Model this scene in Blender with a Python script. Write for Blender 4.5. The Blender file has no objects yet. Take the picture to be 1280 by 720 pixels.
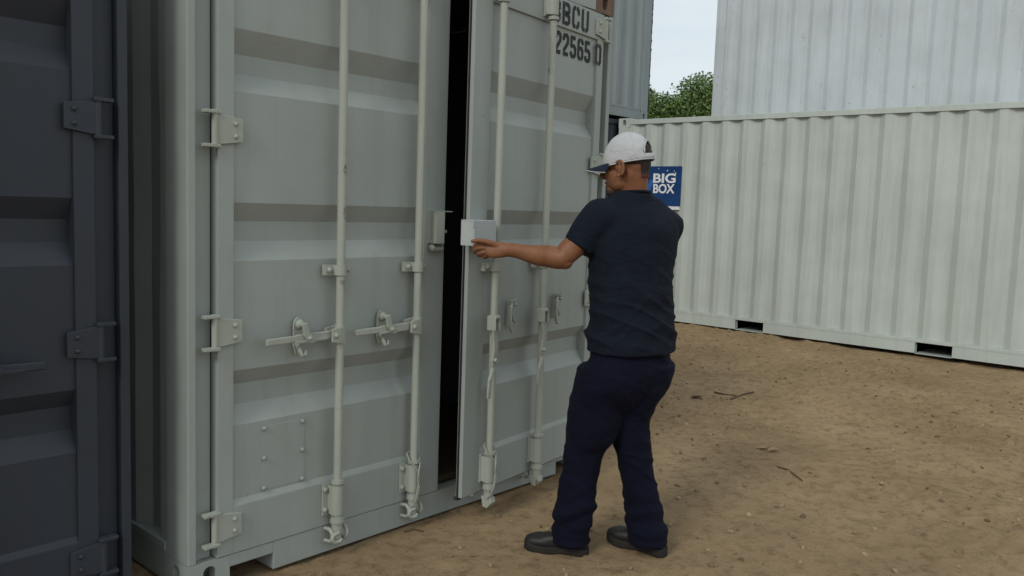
import bpy, bmesh, math, random
import numpy as np
from mathutils import Vector, Matrix, noise as mnoise

random.seed(7)
scene = bpy.context.scene
col = scene.collection
R_ = math.radians

# ------------------------------------------------------------------ camera
CAM = Vector((-2.6647, -2.7722, 1.4429)); YAW, PIT, ROL = 0.8458, 0.0972, -0.0345; FPX = 1066.68
FW = Vector((math.sin(YAW)*math.cos(PIT), math.cos(YAW)*math.cos(PIT), -math.sin(PIT)))
_r = Vector((math.cos(YAW), -math.sin(YAW), 0)); _u = _r.cross(FW)
RT = _r*math.cos(ROL) - _u*math.sin(ROL); UP = _u*math.cos(ROL) + _r*math.sin(ROL)
cd = bpy.data.cameras.new('camera'); cam = bpy.data.objects.new('camera', cd); col.objects.link(cam)
cd.sensor_fit = 'HORIZONTAL'; cd.sensor_width = 36; cd.lens = 36*FPX/1280
cd.clip_start = 0.05; cd.clip_end = 2000
cam.matrix_world = Matrix(((RT.x, UP.x, -FW.x, CAM.x), (RT.y, UP.y, -FW.y, CAM.y), (RT.z, UP.z, -FW.z, CAM.z), (0, 0, 0, 1)))
scene.camera = cam

def at(u, v, d):                       # a pixel of the 1280x720 photo at a chosen distance -> world point
    return CAM + (FW + RT*((u-640)/FPX) - UP*((v-360)/FPX))*d

# ------------------------------------------------------------------ sky, sun, exposure
SUN_DIR = Vector((-0.80, -0.12, 0.60)).normalized()
SUN_EL = math.asin(SUN_DIR.z); SUN_AZ = math.atan2(SUN_DIR.x, SUN_DIR.y)
world = bpy.data.worlds.new('World'); scene.world = world; world.use_nodes = True
nt = world.node_tree; nt.nodes.clear()
sky = nt.nodes.new('ShaderNodeTexSky'); sky.sky_type = 'NISHITA'; sky.sun_disc = False
sky.sun_elevation = SUN_EL; sky.sun_rotation = SUN_AZ; sky.air_density = 1.0; sky.dust_density = 2.0
tc = nt.nodes.new('ShaderNodeTexCoord'); mp = nt.nodes.new('ShaderNodeMapping'); mp.inputs['Scale'].default_value = (1, 1, 3.5)
cn = nt.nodes.new('ShaderNodeTexNoise'); cn.inputs['Scale'].default_value = 2.2; cn.inputs['Detail'].default_value = 7
rp = nt.nodes.new('ShaderNodeValToRGB')
rp.color_ramp.elements[0].position = 0.36; rp.color_ramp.elements[0].color = (6.1, 6.9, 7.3, 1)
rp.color_ramp.elements[1].position = 0.62; rp.color_ramp.elements[1].color = (7.7, 8.2, 8.4, 1)
mx = nt.nodes.new('ShaderNodeMix'); mx.data_type = 'RGBA'; mx.inputs[0].default_value = 0.90
bg = nt.nodes.new('ShaderNodeBackground'); bg.inputs['Strength'].default_value = 0.10
wo = nt.nodes.new('ShaderNodeOutputWorld')
L = nt.links.new
L(tc.outputs['Generated'], mp.inputs['Vector']); L(mp.outputs[0], cn.inputs['Vector']); L(cn.outputs['Fac'], rp.inputs['Fac'])
L(sky.outputs[0], mx.inputs[6]); L(rp.outputs[0], mx.inputs[7]); L(mx.outputs[2], bg.inputs['Color']); L(bg.outputs[0], wo.inputs['Surface'])
sd = bpy.data.lights.new('sun', 'SUN'); sd.energy = 1.1; sd.angle = R_(16); sd.color = (1, 0.96, 0.90)
so = bpy.data.objects.new('sun', sd); col.objects.link(so); so.location = (-20, -5, 20)
so.rotation_euler = SUN_DIR.to_track_quat('Z', 'Y').to_euler()
vs = scene.view_settings; vs.view_transform = 'Standard'; vs.look = 'None'; vs.exposure = 0.20; vs.gamma = 1.0; vs.use_curve_mapping = False

# ------------------------------------------------------------------ materials
def newmat(name):
    m = bpy.data.materials.new(name); m.use_nodes = True
    n = m.node_tree.nodes; return m, n, m.node_tree.links.new, n['Principled BSDF']
def rgba(c, k=1): return (c[0]*k, c[1]*k, c[2]*k, 1)
def tex_noise(n, l, vec, scale, detail=4, rough=0.6):
    t = n.new('ShaderNodeTexNoise'); t.inputs['Scale'].default_value = scale; t.inputs['Detail'].default_value = detail
    t.inputs['Roughness'].default_value = rough; l(vec, t.inputs['Vector']); return t
def mixc(n, l, fac, a, b, mode='MIX'):
    x = n.new('ShaderNodeMix'); x.data_type = 'RGBA'; x.blend_type = mode
    for s, v in ((0, fac), (6, a), (7, b)):
        if hasattr(v, 'is_linked') or hasattr(v, 'links'): l(v, x.inputs[s])
        else: x.inputs[s].default_value = v
    return x.outputs[2]
def ramp(n, l, fac, p0, p1, c0=(0, 0, 0, 1), c1=(1, 1, 1, 1)):
    r = n.new('ShaderNodeValToRGB'); e = r.color_ramp.elements
    e[0].position = p0; e[1].position = p1; e[0].color = c0; e[1].color = c1; l(fac, r.inputs['Fac']); return r.outputs['Color']
def bump(n, l, b, h, strength, dist=0.01):
    x = n.new('ShaderNodeBump'); x.inputs['Strength'].default_value = strength; x.inputs['Distance'].default_value = dist
    l(h, x.inputs['Height']); l(x.outputs[0], b.inputs['Normal']); return x

def paint(name, base, rough=0.5, grime=0.35, rust=0.5, dirt=(0.20, 0.17, 0.12), dent=0.25, chip=.66):
    m, n, l, b = newmat(name)
    g = n.new('ShaderNodeNewGeometry'); pos = g.outputs['Position']
    big = tex_noise(n, l, pos, 1.7, 5)
    mp = n.new('ShaderNodeMapping'); mp.inputs['Scale'].default_value = (14, 14, 0.9); l(pos, mp.inputs['Vector'])
    st = tex_noise(n, l, mp.outputs[0], 1.0, 5, 0.65)
    c = mixc(n, l, ramp(n, l, big.outputs['Fac'], 0.3, 0.75), rgba(base, 0.90), rgba(base, 1.07))
    f1 = ramp(n, l, st.outputs['Fac'], 0.50, 0.82, (0, 0, 0, 1), (grime,)*3+(1,))
    c = mixc(n, l, f1, c, rgba(dirt))
    sp = tex_noise(n, l, pos, 21, 6, 0.7); mask = tex_noise(n, l, pos, 2.6, 2)
    mul = n.new('ShaderNodeMath'); mul.operation = 'MULTIPLY'
    l(ramp(n, l, sp.outputs['Fac'], chip, chip+.05), mul.inputs[0]); l(ramp(n, l, mask.outputs['Fac'], 0.52, 0.70, (0, 0, 0, 1), (rust,)*3+(1,)), mul.inputs[1])
    c = mixc(n, l, mul.outputs[0], c, (0.10, 0.045, 0.02, 1))
    ms = n.new('ShaderNodeMapping'); ms.inputs['Scale'].default_value = (2.2, 2.2, 34); ms.inputs['Rotation'].default_value = (.5, .9, .2); l(pos, ms.inputs['Vector'])
    sc_ = tex_noise(n, l, ms.outputs[0], 1.6, 3, .5); m2 = tex_noise(n, l, pos, 1.9, 3)
    mu2 = n.new('ShaderNodeMath'); mu2.operation = 'MULTIPLY'
    l(ramp(n, l, sc_.outputs['Fac'], 0.735, 0.75), mu2.inputs[0]); l(ramp(n, l, m2.outputs['Fac'], .50, .62, (0, 0, 0, 1), (.55, .55, .55, 1)), mu2.inputs[1])
    c = mixc(n, l, mu2.outputs[0], c, rgba(base, .55))
    l(c, b.inputs['Base Color']); b.inputs['Specular IOR Level'].default_value = .35
    l(ramp(n, l, big.outputs['Fac'], 0.3, 0.8, (rough-.1,)*3+(1,), (rough+.15,)*3+(1,)), b.inputs['Roughness'])
    d = tex_noise(n, l, pos, 3.0, 3); fine = tex_noise(n, l, pos, 180, 2)
    ad = n.new('ShaderNodeMath'); ad.operation = 'MULTIPLY_ADD'; ad.inputs[1].default_value = 0.03
    l(fine.outputs['Fac'], ad.inputs[0]); l(d.outputs['Fac'], ad.inputs[2])
    bump(n, l, b, ad.outputs[0], dent, 0.012)
    return m

def plain(name, c, rough=0.6, spec=0.5, nscale=30, var=0.15, bstr=0.1, bscale=200, metal=0):
    m, n, l, b = newmat(name)
    t = n.new('ShaderNodeTexCoord'); v = t.outputs['Object']
    a = tex_noise(n, l, v, nscale, 4)
    l(mixc(n, l, a.outputs['Fac'], rgba(c, 1-var), rgba(c, 1+var)), b.inputs['Base Color'])
    b.inputs['Roughness'].default_value = rough; b.inputs['Specular IOR Level'].default_value = spec; b.inputs['Metallic'].default_value = metal
    if bstr: bump(n, l, b, tex_noise(n, l, v, bscale, 3).outputs['Fac'], bstr, 0.004)
    return m

M = {}
M['door'] = paint('door_paint', (0.312, 0.342, 0.322), 0.55, 0.20, 0.6, chip=.655)
M['hardware'] = paint('hardware_paint', (0.345, 0.367, 0.318), 0.55, 0.35, 0.9, (0.16, 0.13, 0.09), chip=.60)
M['lockbox'] = paint('lock_box_paint', (0.42, 0.45, 0.445), 0.45, 0.12, 0.1)
M['yard'] = paint('pale_green_paint', (0.465, 0.512, 0.475), 0.55, 0.25, 0.6)
M['blue_grey'] = paint('blue_grey_paint', (0.47, 0.505, 0.525), 0.55, 0.22, 1.0, chip=.62)
M['grey'] = paint('grey_paint', (0.25, 0.28, 0.285), 0.5, 0.4, 0.6)
M['slate'] = paint('slate_paint', (0.030, 0.036, 0.048), 0.5, 0.12, 0.5, (0.07, 0.06, 0.05))
M['rust'] = paint('rusty_paint', (0.15, 0.095, 0.065), 0.8, 0.5, 1.0, (0.30, 0.30, 0.27))
M['inner'] = paint('inner_shade_paint', (0.12, 0.13, 0.13), 0.7, 0.3, 0.2)  # wall paint darkened: the shade of the interior is put into the colour
M['plywood'] = plain('plywood_floor', (0.07, 0.048, 0.032), 0.7, 0.3, 12)
M['rubber'] = plain('gasket_rubber', (0.025, 0.026, 0.026), 0.7, 0.3)
M['black'] = plain('stencil_black', (0.014, 0.015, 0.015), 0.6, 0.3)
M['wire'] = plain('seal_wire', (.30, .31, .27), 0.45, 0.5)

# ------------------------------------------------------------------ mesh builder
class MB:
    def __init__(s): s.v = []; s.f = []; s.sm = []; s.mi = []
    def add(s, vs, fs, smooth=False, mi=0):
        o = len(s.v); s.v += [tuple(p) for p in vs]
        for f in fs: s.f.append(tuple(i+o for i in f)); s.sm.append(smooth); s.mi.append(mi)
    def box(s, x0, x1, y0, y1, z0, z1, mi=0):
        if x0 > x1: x0, x1 = x1, x0
        if y0 > y1: y0, y1 = y1, y0
        s.add([(x0, y0, z0), (x1, y0, z0), (x1, y1, z0), (x0, y1, z0), (x0, y0, z1), (x1, y0, z1), (x1, y1, z1), (x0, y1, z1)],
              [(0, 3, 2, 1), (4, 5, 6, 7), (0, 1, 5, 4), (1, 2, 6, 5), (2, 3, 7, 6), (3, 0, 4, 7)], False, mi)
    def tube(s, pts, r, n=12, mi=0, cap=True):
        pts = [Vector(p) for p in pts]; rs = r if isinstance(r, (list, tuple)) else [r]*len(pts)
        vs = []; prev = None
        for i, p in enumerate(pts):
            t = (pts[min(i+1, len(pts)-1)]-pts[max(i-1, 0)]).normalized()
            if prev is None:
                a = Vector((0, 0, 1)) if abs(t.z) < .9 else Vector((1, 0, 0)); prev = t.cross(a).normalized()
            prev = (prev - t*prev.dot(t)).normalized(); b = t.cross(prev)
            for k in range(n):
                an = 2*math.pi*k/n; vs.append(p+(prev*math.cos(an)+b*math.sin(an))*rs[i])
        fs = []
        for i in range(len(pts)-1):
            for k in range(n): fs.append((i*n+k, i*n+(k+1) % n, (i+1)*n+(k+1) % n, (i+1)*n+k))
        s.add(vs, fs, True, mi)
        if cap: s.add(vs[:n], [tuple(range(n))[::-1]], False, mi); s.add(vs[-n:], [tuple(range(n))], False, mi)
    def cyl(s, a, b, r, n=12, mi=0): s.tube([a, b], r, n, mi)
    def prism(s, poly, axis, h0, h1, mi=0):       # poly in the two other axes, extruded along axis
        def P(a, b, h): return {'x': (h, a, b), 'y': (a, h, b), 'z': (a, b, h)}[axis]
        n = len(poly); vs = [P(a, b, h0) for a, b in poly]+[P(a, b, h1) for a, b in poly]
        fs = [tuple(range(n)), tuple(range(n, 2*n))[::-1]]+[(i, n+i, n+(i+1) % n, (i+1) % n) for i in range(n)]
        s.add(vs, fs, False, mi)
    def ball(s, c, r, nu=10, nv=6, sc=(1, 1, 1), mi=0):
        vs = []; fs = []
        for j in range(nv+1):
            th = math.pi*j/nv
            for i in range(nu):
                ph = 2*math.pi*i/nu
                vs.append((c[0]+r*sc[0]*math.sin(th)*math.cos(ph), c[1]+r*sc[1]*math.sin(th)*math.sin(ph), c[2]+r*sc[2]*math.cos(th)))
        for j in range(nv):
            for i in range(nu): fs.append((j*nu+i, (j+1)*nu+i, (j+1)*nu+(i+1) % nu, j*nu+(i+1) % nu))
        s.add(vs, fs, True, mi)
    def ribbon(s, pts, w, y, t=0.0006, mi=0):     # flat stroke in the xz plane
        pts = [Vector((p[0], p[1])) for p in pts]; n = len(pts); lft = []; rgt = []
        for i in range(n):
            d0 = (pts[i]-pts[i-1]).normalized() if i else (pts[1]-pts[0]).normalized()
            d1 = (pts[i+1]-pts[i]).normalized() if i < n-1 else d0
            t_ = (d0+d1).normalized(); nn = Vector((-t_.y, t_.x)); k = w/2/max(.5, abs(nn.dot(Vector((-d0.y, d0.x)))))
            lft.append(pts[i]+nn*k); rgt.append(pts[i]-nn*k)
        for i in range(n-1):
            a, b, c, d = lft[i], lft[i+1], rgt[i+1], rgt[i]
            s.add([(p.x, y, p.y) for p in (a, b, c, d)], [(0, 1, 2, 3)], False, mi)
    def mesh(s, name, mats, sharp=35, fix=True):
        me = bpy.data.meshes.new(name); me.from_pydata(s.v, [], s.f)
        for m in (mats if isinstance(mats, (list, tuple)) else [mats]): me.materials.append(m)
        me.polygons.foreach_set('use_smooth', s.sm); me.polygons.foreach_set('material_index', s.mi)
        if fix:
            bm = bmesh.new(); bm.from_mesh(me); bmesh.ops.recalc_face_normals(bm, faces=bm.faces); bm.to_mesh(me); bm.free()
        me.update(); return me
    def build(s, name, mats, parent=None, bevel=0, fix=True):
        ob = bpy.data.objects.new(name, s.mesh(name, mats, fix=fix)); col.objects.link(ob); ob.parent = parent
        if bevel:
            b = ob.modifiers.new('bevel', 'BEVEL'); b.width = bevel; b.segments = 2; b.limit_method = 'ANGLE'; b.angle_limit = R_(40)
            b.harden_normals = False
        return ob

def tag(o, label=None, cat=None, group=None, kind=None):
    for k, v in (('label', label), ('category', cat), ('group', group), ('kind', kind)):
        if v: o[k] = v
    return o
def empty(name, loc, rz=0, label=None, cat=None, group=None):
    o = bpy.data.objects.new(name, None); col.objects.link(o); o.location = loc; o.rotation_euler.z = rz; o.empty_display_size = .2
    return tag(o, label, cat, group)
def copy_part(o, parent):
    c = o.copy(); col.objects.link(c); c.parent = parent; return c

def evaluated(ob):
    dg = bpy.context.evaluated_depsgraph_get(); dg.update()
    return bpy.data.meshes.new_from_object(ob.evaluated_get(dg))

# ------------------------------------------------------------------ ground
def vnoise(x, y, seed=0):
    xi = np.floor(x).astype(np.int64); yi = np.floor(y).astype(np.int64); xf = x-xi; yf = y-yi
    def h(a, b):
        n = (a*374761393+b*668265263+seed*974634721) & 0x7fffffff
        n = ((n ^ (n >> 13))*1274126177) & 0x7fffffff
        return ((n ^ (n >> 16)) & 0xffff)/65535.0
    u = xf*xf*(3-2*xf); v = yf*yf*(3-2*yf)
    return (h(xi, yi)*(1-u)+h(xi+1, yi)*u)*(1-v)+(h(xi, yi+1)*(1-u)+h(xi+1, yi+1)*u)*v-.5

def ground_height(x, y):
    z = 0.035*vnoise(x*.6, y*.6, 1)+0.022*vnoise(x*1.9, y*1.9, 2)+0.016*vnoise(x*5.3, y*5.3, 3)
    clod = vnoise(x*13, y*13, 4); z += 0.014*clod
    patch = np.clip(vnoise(x*1.1+7, y*1.1, 8)*2.2+.75, .15, 1.3)
    z += patch*(0.016*np.maximum(0, vnoise(x*21+3, y*21, 5)-.16)*3+0.013*np.maximum(0, vnoise(x*37+9, y*33, 6)-.2)*3-.012*np.maximum(0, vnoise(x*9+5, y*11, 7)-.3)*3)
    for (ax, ay, bx, by, w) in ((1.6, -2.6, 6.4, 2.6, .10), (2.9, -2.9, 7.4, 1.9, .10)):
        L_ = math.hypot(bx-ax, by-ay); tx, ty = (bx-ax)/L_, (by-ay)/L_; d = (x-ax)*ty-(y-ay)*tx+.10*vnoise(x*.7, y*.7, 12); t = (x-ax)*tx+(y-ay)*ty
        fade = np.clip(.55+1.6*vnoise(x*.9+3, y*.9, 13), 0, 1)
        z += fade*(-.022*np.exp(-(d/w)**4)+.012*np.exp(-((np.abs(d)-w*1.45)/.05)**2)+.007*np.exp(-(d/w)**4)*np.sign(np.sin(t*58+14*np.abs(d))))
    near = np.clip((np.hypot(x-.3, y+.4)-.0)/2.5, .35, 1)      # trodden flatter by the doors
    z = z*near-0.010
    return np.minimum(z, 0.02)+np.clip((x-2.5)/4.5, 0, 1)*0.03

xs = np.concatenate([[-400, -150, -60, -25, -12, -7, -5, -4], np.arange(-3.4, 7.4, .019), [7.8, 9, 11, 14, 20, 40, 90, 200, 400]])
ys = np.concatenate([[-400, -150, -60, -25, -12, -7, -5, -4, -3.4], np.arange(-3.0, 3.9, .019), [4.3, 5, 7, 10, 16, 30, 60, 150, 400]])
gx, gy = np.meshgrid(xs, ys); gz = ground_height(gx, gy)
nx, ny = len(xs), len(ys)
idx = np.arange(nx*ny).reshape(ny, nx)
quads = np.stack([idx[:-1, :-1], idx[:-1, 1:], idx[1:, 1:], idx[1:, :-1]], -1).reshape(-1, 4)
gme = bpy.data.meshes.new('ground')
gme.from_pydata(np.stack([gx, gy, gz], -1).reshape(-1, 3).tolist(), [], quads.tolist()); gme.polygons.foreach_set('use_smooth', [True]*len(quads))
m, n, l, b = newmat('dry_dirt')
pos = n.new('ShaderNodeNewGeometry').outputs['Position']
a = tex_noise(n, l, pos, .9, 6, .65); f = tex_noise(n, l, pos, 13, 9, .78); g2 = tex_noise(n, l, pos, 60, 5, .7)
c = mixc(n, l, ramp(n, l, a.outputs['Fac'], .32, .70), (0.245, 0.168, 0.093, 1), (0.375, 0.268, 0.155, 1))
c = mixc(n, l, ramp(n, l, f.outputs['Fac'], .48, .66, (0, 0, 0, 1), (.65, .65, .65, 1)), c, (0.125, 0.080, 0.042, 1))
c = mixc(n, l, ramp(n, l, g2.outputs['Fac'], .58, .72, (0, 0, 0, 1), (.5, .5, .5, 1)), c, (0.36, 0.27, 0.165, 1))
l(c, b.inputs['Base Color']); b.inputs['Roughness'].default_value = .95; b.inputs['Specular IOR Level'].default_value = .15
ad = n.new('ShaderNodeMath'); ad.operation = 'MULTIPLY_ADD'; ad.inputs[1].default_value = .35
l(g2.outputs['Fac'], ad.inputs[0]); l(f.outputs['Fac'], ad.inputs[2]); bump(n, l, b, ad.outputs[0], .9, .02)
M['dirt'] = m; gme.materials.append(m)
ground = bpy.data.objects.new('ground', gme); col.objects.link(ground); tag(ground, 'bare trodden brown dirt of the container yard', 'ground', kind='structure')
def gh(x, y): return float(ground_height(np.array([x]), np.array([y]))[0])

# ------------------------------------------------------------------ shipping containers
W2 = 1.219; HT = 2.591
def make_casting():
    mb = MB(); mb.box(-.081, .081, -.089, .089, -.059, .059)
    ob = mb.build('corner_casting', M['door'])
    cut = MB()
    def stad(w, h, k=6):
        r = w/2; p = []
        for i in range(k+1): an = -math.pi*i/k; p.append((r*math.cos(an), -(h/2-r)+r*math.sin(an)))
        for i in range(k+1): an = math.pi-math.pi*i/k; p.append((r*math.cos(an), (h/2-r)+r*math.sin(an)))
        return p
    cut.prism(stad(.05, .082), 'x', -.2, .2); co = cut.build('cutter', M['door'])
    cut2 = MB(); cut2.prism(stad(.05, .082), 'y', -.2, .2); co2 = cut2.build('cutter', M['door'])
    cut3 = MB(); cut3.prism(stad(.06, .11), 'z', -.2, .2); co3 = cut3.build('cutter', M['door'])
    for c_ in (co, co2, co3):
        bo = ob.modifiers.new('b', 'BOOLEAN'); bo.operation = 'DIFFERENCE'; bo.object = c_; bo.solver = 'EXACT'
    me = evaluated(ob); me.name = 'corner_casting'
    for o in (ob, co, co2, co3): bpy.data.objects.remove(o)
    return me
CASTING = make_casting()

def casting_mesh(mat, cache={}):
    if mat.name not in cache:
        me = CASTING.copy(); me.materials.clear(); me.materials.append(mat); cache[mat.name] = me
    return cache[mat.name]

def corrugated(y0, y1, z0, z1, xo, depth, t=.0025, pitch=.274):
    """sheet in the yz plane, outer flats at x=xo, inner flats depth further in (towards x=0)"""
    mb = MB(); s = 1 if xo > 0 else -1; ys_ = [y0]; xs_ = [0]
    n = max(1, int(round((y1-y0-.07)/pitch))); p = (y1-y0-.07)/n; y = y0+.07
    ys_.append(y); xs_.append(0)
    for k in range(n):
        for q, d in ((.25, 1), (.50, 1), (.75, 0), (1.0, 0)):
            ys_.append(y+p*q); xs_.append(d)
        y += p
    vs = []; fs = []; NZ = 14; sd = xo*7.3+z1*3
    for y_, d in zip(ys_, xs_):
        for k in range(NZ+1):
            z = z0+(z1-z0)*k/NZ; q = math.sin(math.pi*k/NZ)
            w = q*(.009*mnoise.noise(Vector((y_*1.3, z*1.5, sd)))+.005*mnoise.noise(Vector((y_*4, z*4, sd+9))))
            x = xo-s*(d*depth+abs(w)*.8-w*.2); vs.append((x, y_+q*.004*mnoise.noise(Vector((y_*3, z*2, sd+4))), z))
    for i in range(len(ys_)-1):
        for k in range(NZ): a_ = i*(NZ+1)+k; b_ = a_+NZ+1; fs.append((a_, b_, b_+1, a_+1))
    mb.add(vs, fs); return mb

def corrugated_end(x0, x1, z0, z1, yo, sgn, depth=.045, pitch=.25):
    mb = MB(); n = int(round((x1-x0)/pitch)); p = (x1-x0)/n; xs_ = [x0]; ds = [0]; x = x0
    for k in range(n):
        for q, d in ((.25, 0), (.45, 1), (.75, 1), (1, 0)): xs_.append(x+p*q); ds.append(d)
        x += p
    vs = []; fs = []
    for x_, d in zip(xs_, ds):
        y = yo+sgn*d*depth; vs += [(x_, y, z0), (x_, y, z1), (x_, y+sgn*.003, z0), (x_, y+sgn*.003, z1)]
    for i in range(len(xs_)-1):
        a, b = i*4, i*4+4; fs += [(a, a+1, b+1, b), (a+2, b+2, b+3, a+3)]
    mb.add(vs, fs); return mb

def container(loc, rz, mat, label, doors=False, LEN=6.058, inner=None, top_rust=None):
    root = empty('shipping_container', loc, rz, label, 'container', 'shipping containers in the yard')
    cm = casting_mesh(mat)
    for sx in (-1, 1):
        for y in (.089, LEN-.089):
            for z in (.059, HT-.059):
                me = cm
                if top_rust and sx == 1 and y < 1 and z > 1: me = casting_mesh(top_rust)
                o = bpy.data.objects.new('corner_casting', me); col.objects.link(o); o.parent = root; o.location = (sx*(W2-.081), y, z)
    for sx in (-1, 1):
        # corner posts: outer flange flush with the corner, inner channel stepped back
        for y0, sg in ((0, 1), (LEN, -1)):
            mb = MB()
            mb.box(sx*(W2-.032), sx*W2, y0+sg*.002, y0+sg*.16, .118, HT-.118)
            mb.box(sx*(W2-.105), sx*(W2-.032), y0+sg*.036, y0+sg*.052, .118, HT-.118)
            mb.build('corner_post', mat, root, .004)
        # bottom rail with two forklift pockets
        mb = MB(); xi, xo = sx*(W2-.055), sx*(W2-.004); cy = LEN/2
        cuts = [(.178, cy-1.025-.18), (cy-1.025+.18, cy+1.025-.18), (cy+1.025+.18, LEN-.178)]
        for a_, b_ in cuts: mb.box(xi, xo, a_, b_, .012, .128)
        mb.box(xi, sx*(W2-.001), .178, LEN-.178, .128, .162)
        for q in (-1, 1):
            yc = cy+q*1.025
            for yy in (-.18, .18): mb.box(-sx*(W2-.06), sx*(W2-.056), yc+yy-.004, yc+yy+.004, .012, .15)
            mb.box(sx*(W2-.5), xo-sx*.002, yc-.18, yc+.18, .006, .0115)
        mb.build('bottom_rail', mat, root, .003)
        mb = MB(); mb.box(sx*(W2-.06), sx*(W2-.001), .178, LEN-.178, HT-.085, HT-.022); mb.build('top_rail', mat, root, .004)
        corrugated(.16, LEN-.16, .163, HT-.086, sx*(W2-.012), .036).build('side_panel', mat, root, fix=False)
        if inner:  # thin sheets added inside the walls to carry the shade-dark colour
            mb = MB(); mb.box(sx*(W2-.056), sx*(W2-.053), .14, LEN-.1, .16, HT-.09); mb.build('shade_lining', inner, root)
    # roof, floor
    mb = MB(); nn = 24; vs = []; fs = []
    for i in range(nn*2+1):
        y = .12+(LEN-.24)*i/(nn*2); z = HT-.022-(.018 if i % 2 else 0); vs += [(-W2+.05, y, z), (W2-.05, y, z)]
    for i in range(nn*2): fs.append((i*2, i*2+1, i*2+3, i*2+2))
    mb.add(vs, fs); mb.build('roof', mat, root)
    mb = MB(); mb.box(-W2+.06, W2-.06, .06, LEN-.06, .13, .158); mb.build('floor', M['plywood'], root)
    if inner:
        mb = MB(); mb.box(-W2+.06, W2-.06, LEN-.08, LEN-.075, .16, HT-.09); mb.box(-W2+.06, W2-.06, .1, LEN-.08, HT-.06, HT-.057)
        mb.build('shade_lining', inner, root)
    # ends
    for y0, sg, is_door in ((0, 1, doors), (LEN, -1, False)):
        sill = MB(); y1 = y0+sg*.10; ya = y0+sg*.001
        sill.box(-.872, .872, ya, y1, .006, .118)
        for q in (-1, 1): sill.box(q*.872, q*1.057, ya, y1, .072, .118); sill.box(q*.872, q*.866, y1, y0+sg*.25, .006, .072)
        sill.box(-1.057, 1.057, y0+sg*.24, y0+sg*.25, .01, .118)
        sill.build('door_sill' if is_door else 'end_sill', mat, root, .003)
        hd = MB(); hd.box(-1.057, 1.057, ya, y0+sg*.09, HT-.112, HT-.004)
        hd.box(-1.114, 1.114, y0+sg*.003, y0+sg*.035, HT-.128, HT-.1125, 1 if top_rust else 0)
        hd.build('door_header' if is_door else 'end_header', [mat, top_rust or mat], root, .003)
        if not is_door:
            corrugated_end(-W2+.10, W2-.10, .12, HT-.115, y0+sg*.02, sg).build('end_wall', mat, root, fix=False)
    return root

GLYPH = {
 'B': [[(.08, 0), (.08, 1)], [(.21, .92), (.40, .92), (.52, .83), (.52, .63), (.42, .54), (.21, .54)], [(.21, .46), (.42, .46), (.54, .37), (.54, .17), (.42, .08), (.21, .08)]],
 'C': [[(.26, .92), (.17, .92), (.08, .82), (.08, .18), (.17, .08), (.26, .08)], [(.34, .92), (.43, .92), (.52, .82), (.52, .64)], [(.34, .08), (.43, .08), (.52, .18), (.52, .36)]],
 'U': [[(.08, 1), (.08, .18), (.17, .08), (.26, .08)], [(.52, 1), (.52, .18), (.43, .08), (.34, .08)]],
 '2': [[(.08, .68), (.08, .83), (.18, .92), (.42, .92), (.52, .83), (.52, .62), (.10, .20)], [(.05, .08), (.55, .08)]],
 '5': [[(.51, .92), (.20, .92)], [(.10, 1), (.10, .55), (.40, .55), (.52, .45), (.52, .18), (.42, .08), (.18, .08), (.08, .17), (.08, .28)]],
 '6': [[(.27, .92), (.17, .92), (.08, .82), (.08, .18), (.17, .08), (.27, .08)], [(.34, .92), (.43, .92), (.52, .84), (.52, .74)], [(.20, .55), (.42, .55), (.52, .45), (.52, .18), (.44, .08), (.34, .08)]],
 '0': [[(.26, .92), (.17, .92), (.08, .82), (.08, .18), (.17, .08), (.26, .08)], [(.34, .92), (.43, .92), (.52, .82), (.52, .18), (.43, .08), (.34, .08)]],
}
FB_ = .012
BANDS = [(.601, .670, .747, .806), (1.206, 1.277, 1.349, 1.417), (1.809, 1.875, 1.944, 2.028)]

def bolt(mb, x, y, z, r=.011, h=.009, sy=-1):
    mb.cyl((x, y, z), (x, y+sy*h*.4, z), r*1.25, 10); mb.ball((x, y+sy*h*.4, z), r, 10, 6, (1, .8, 1))

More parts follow.
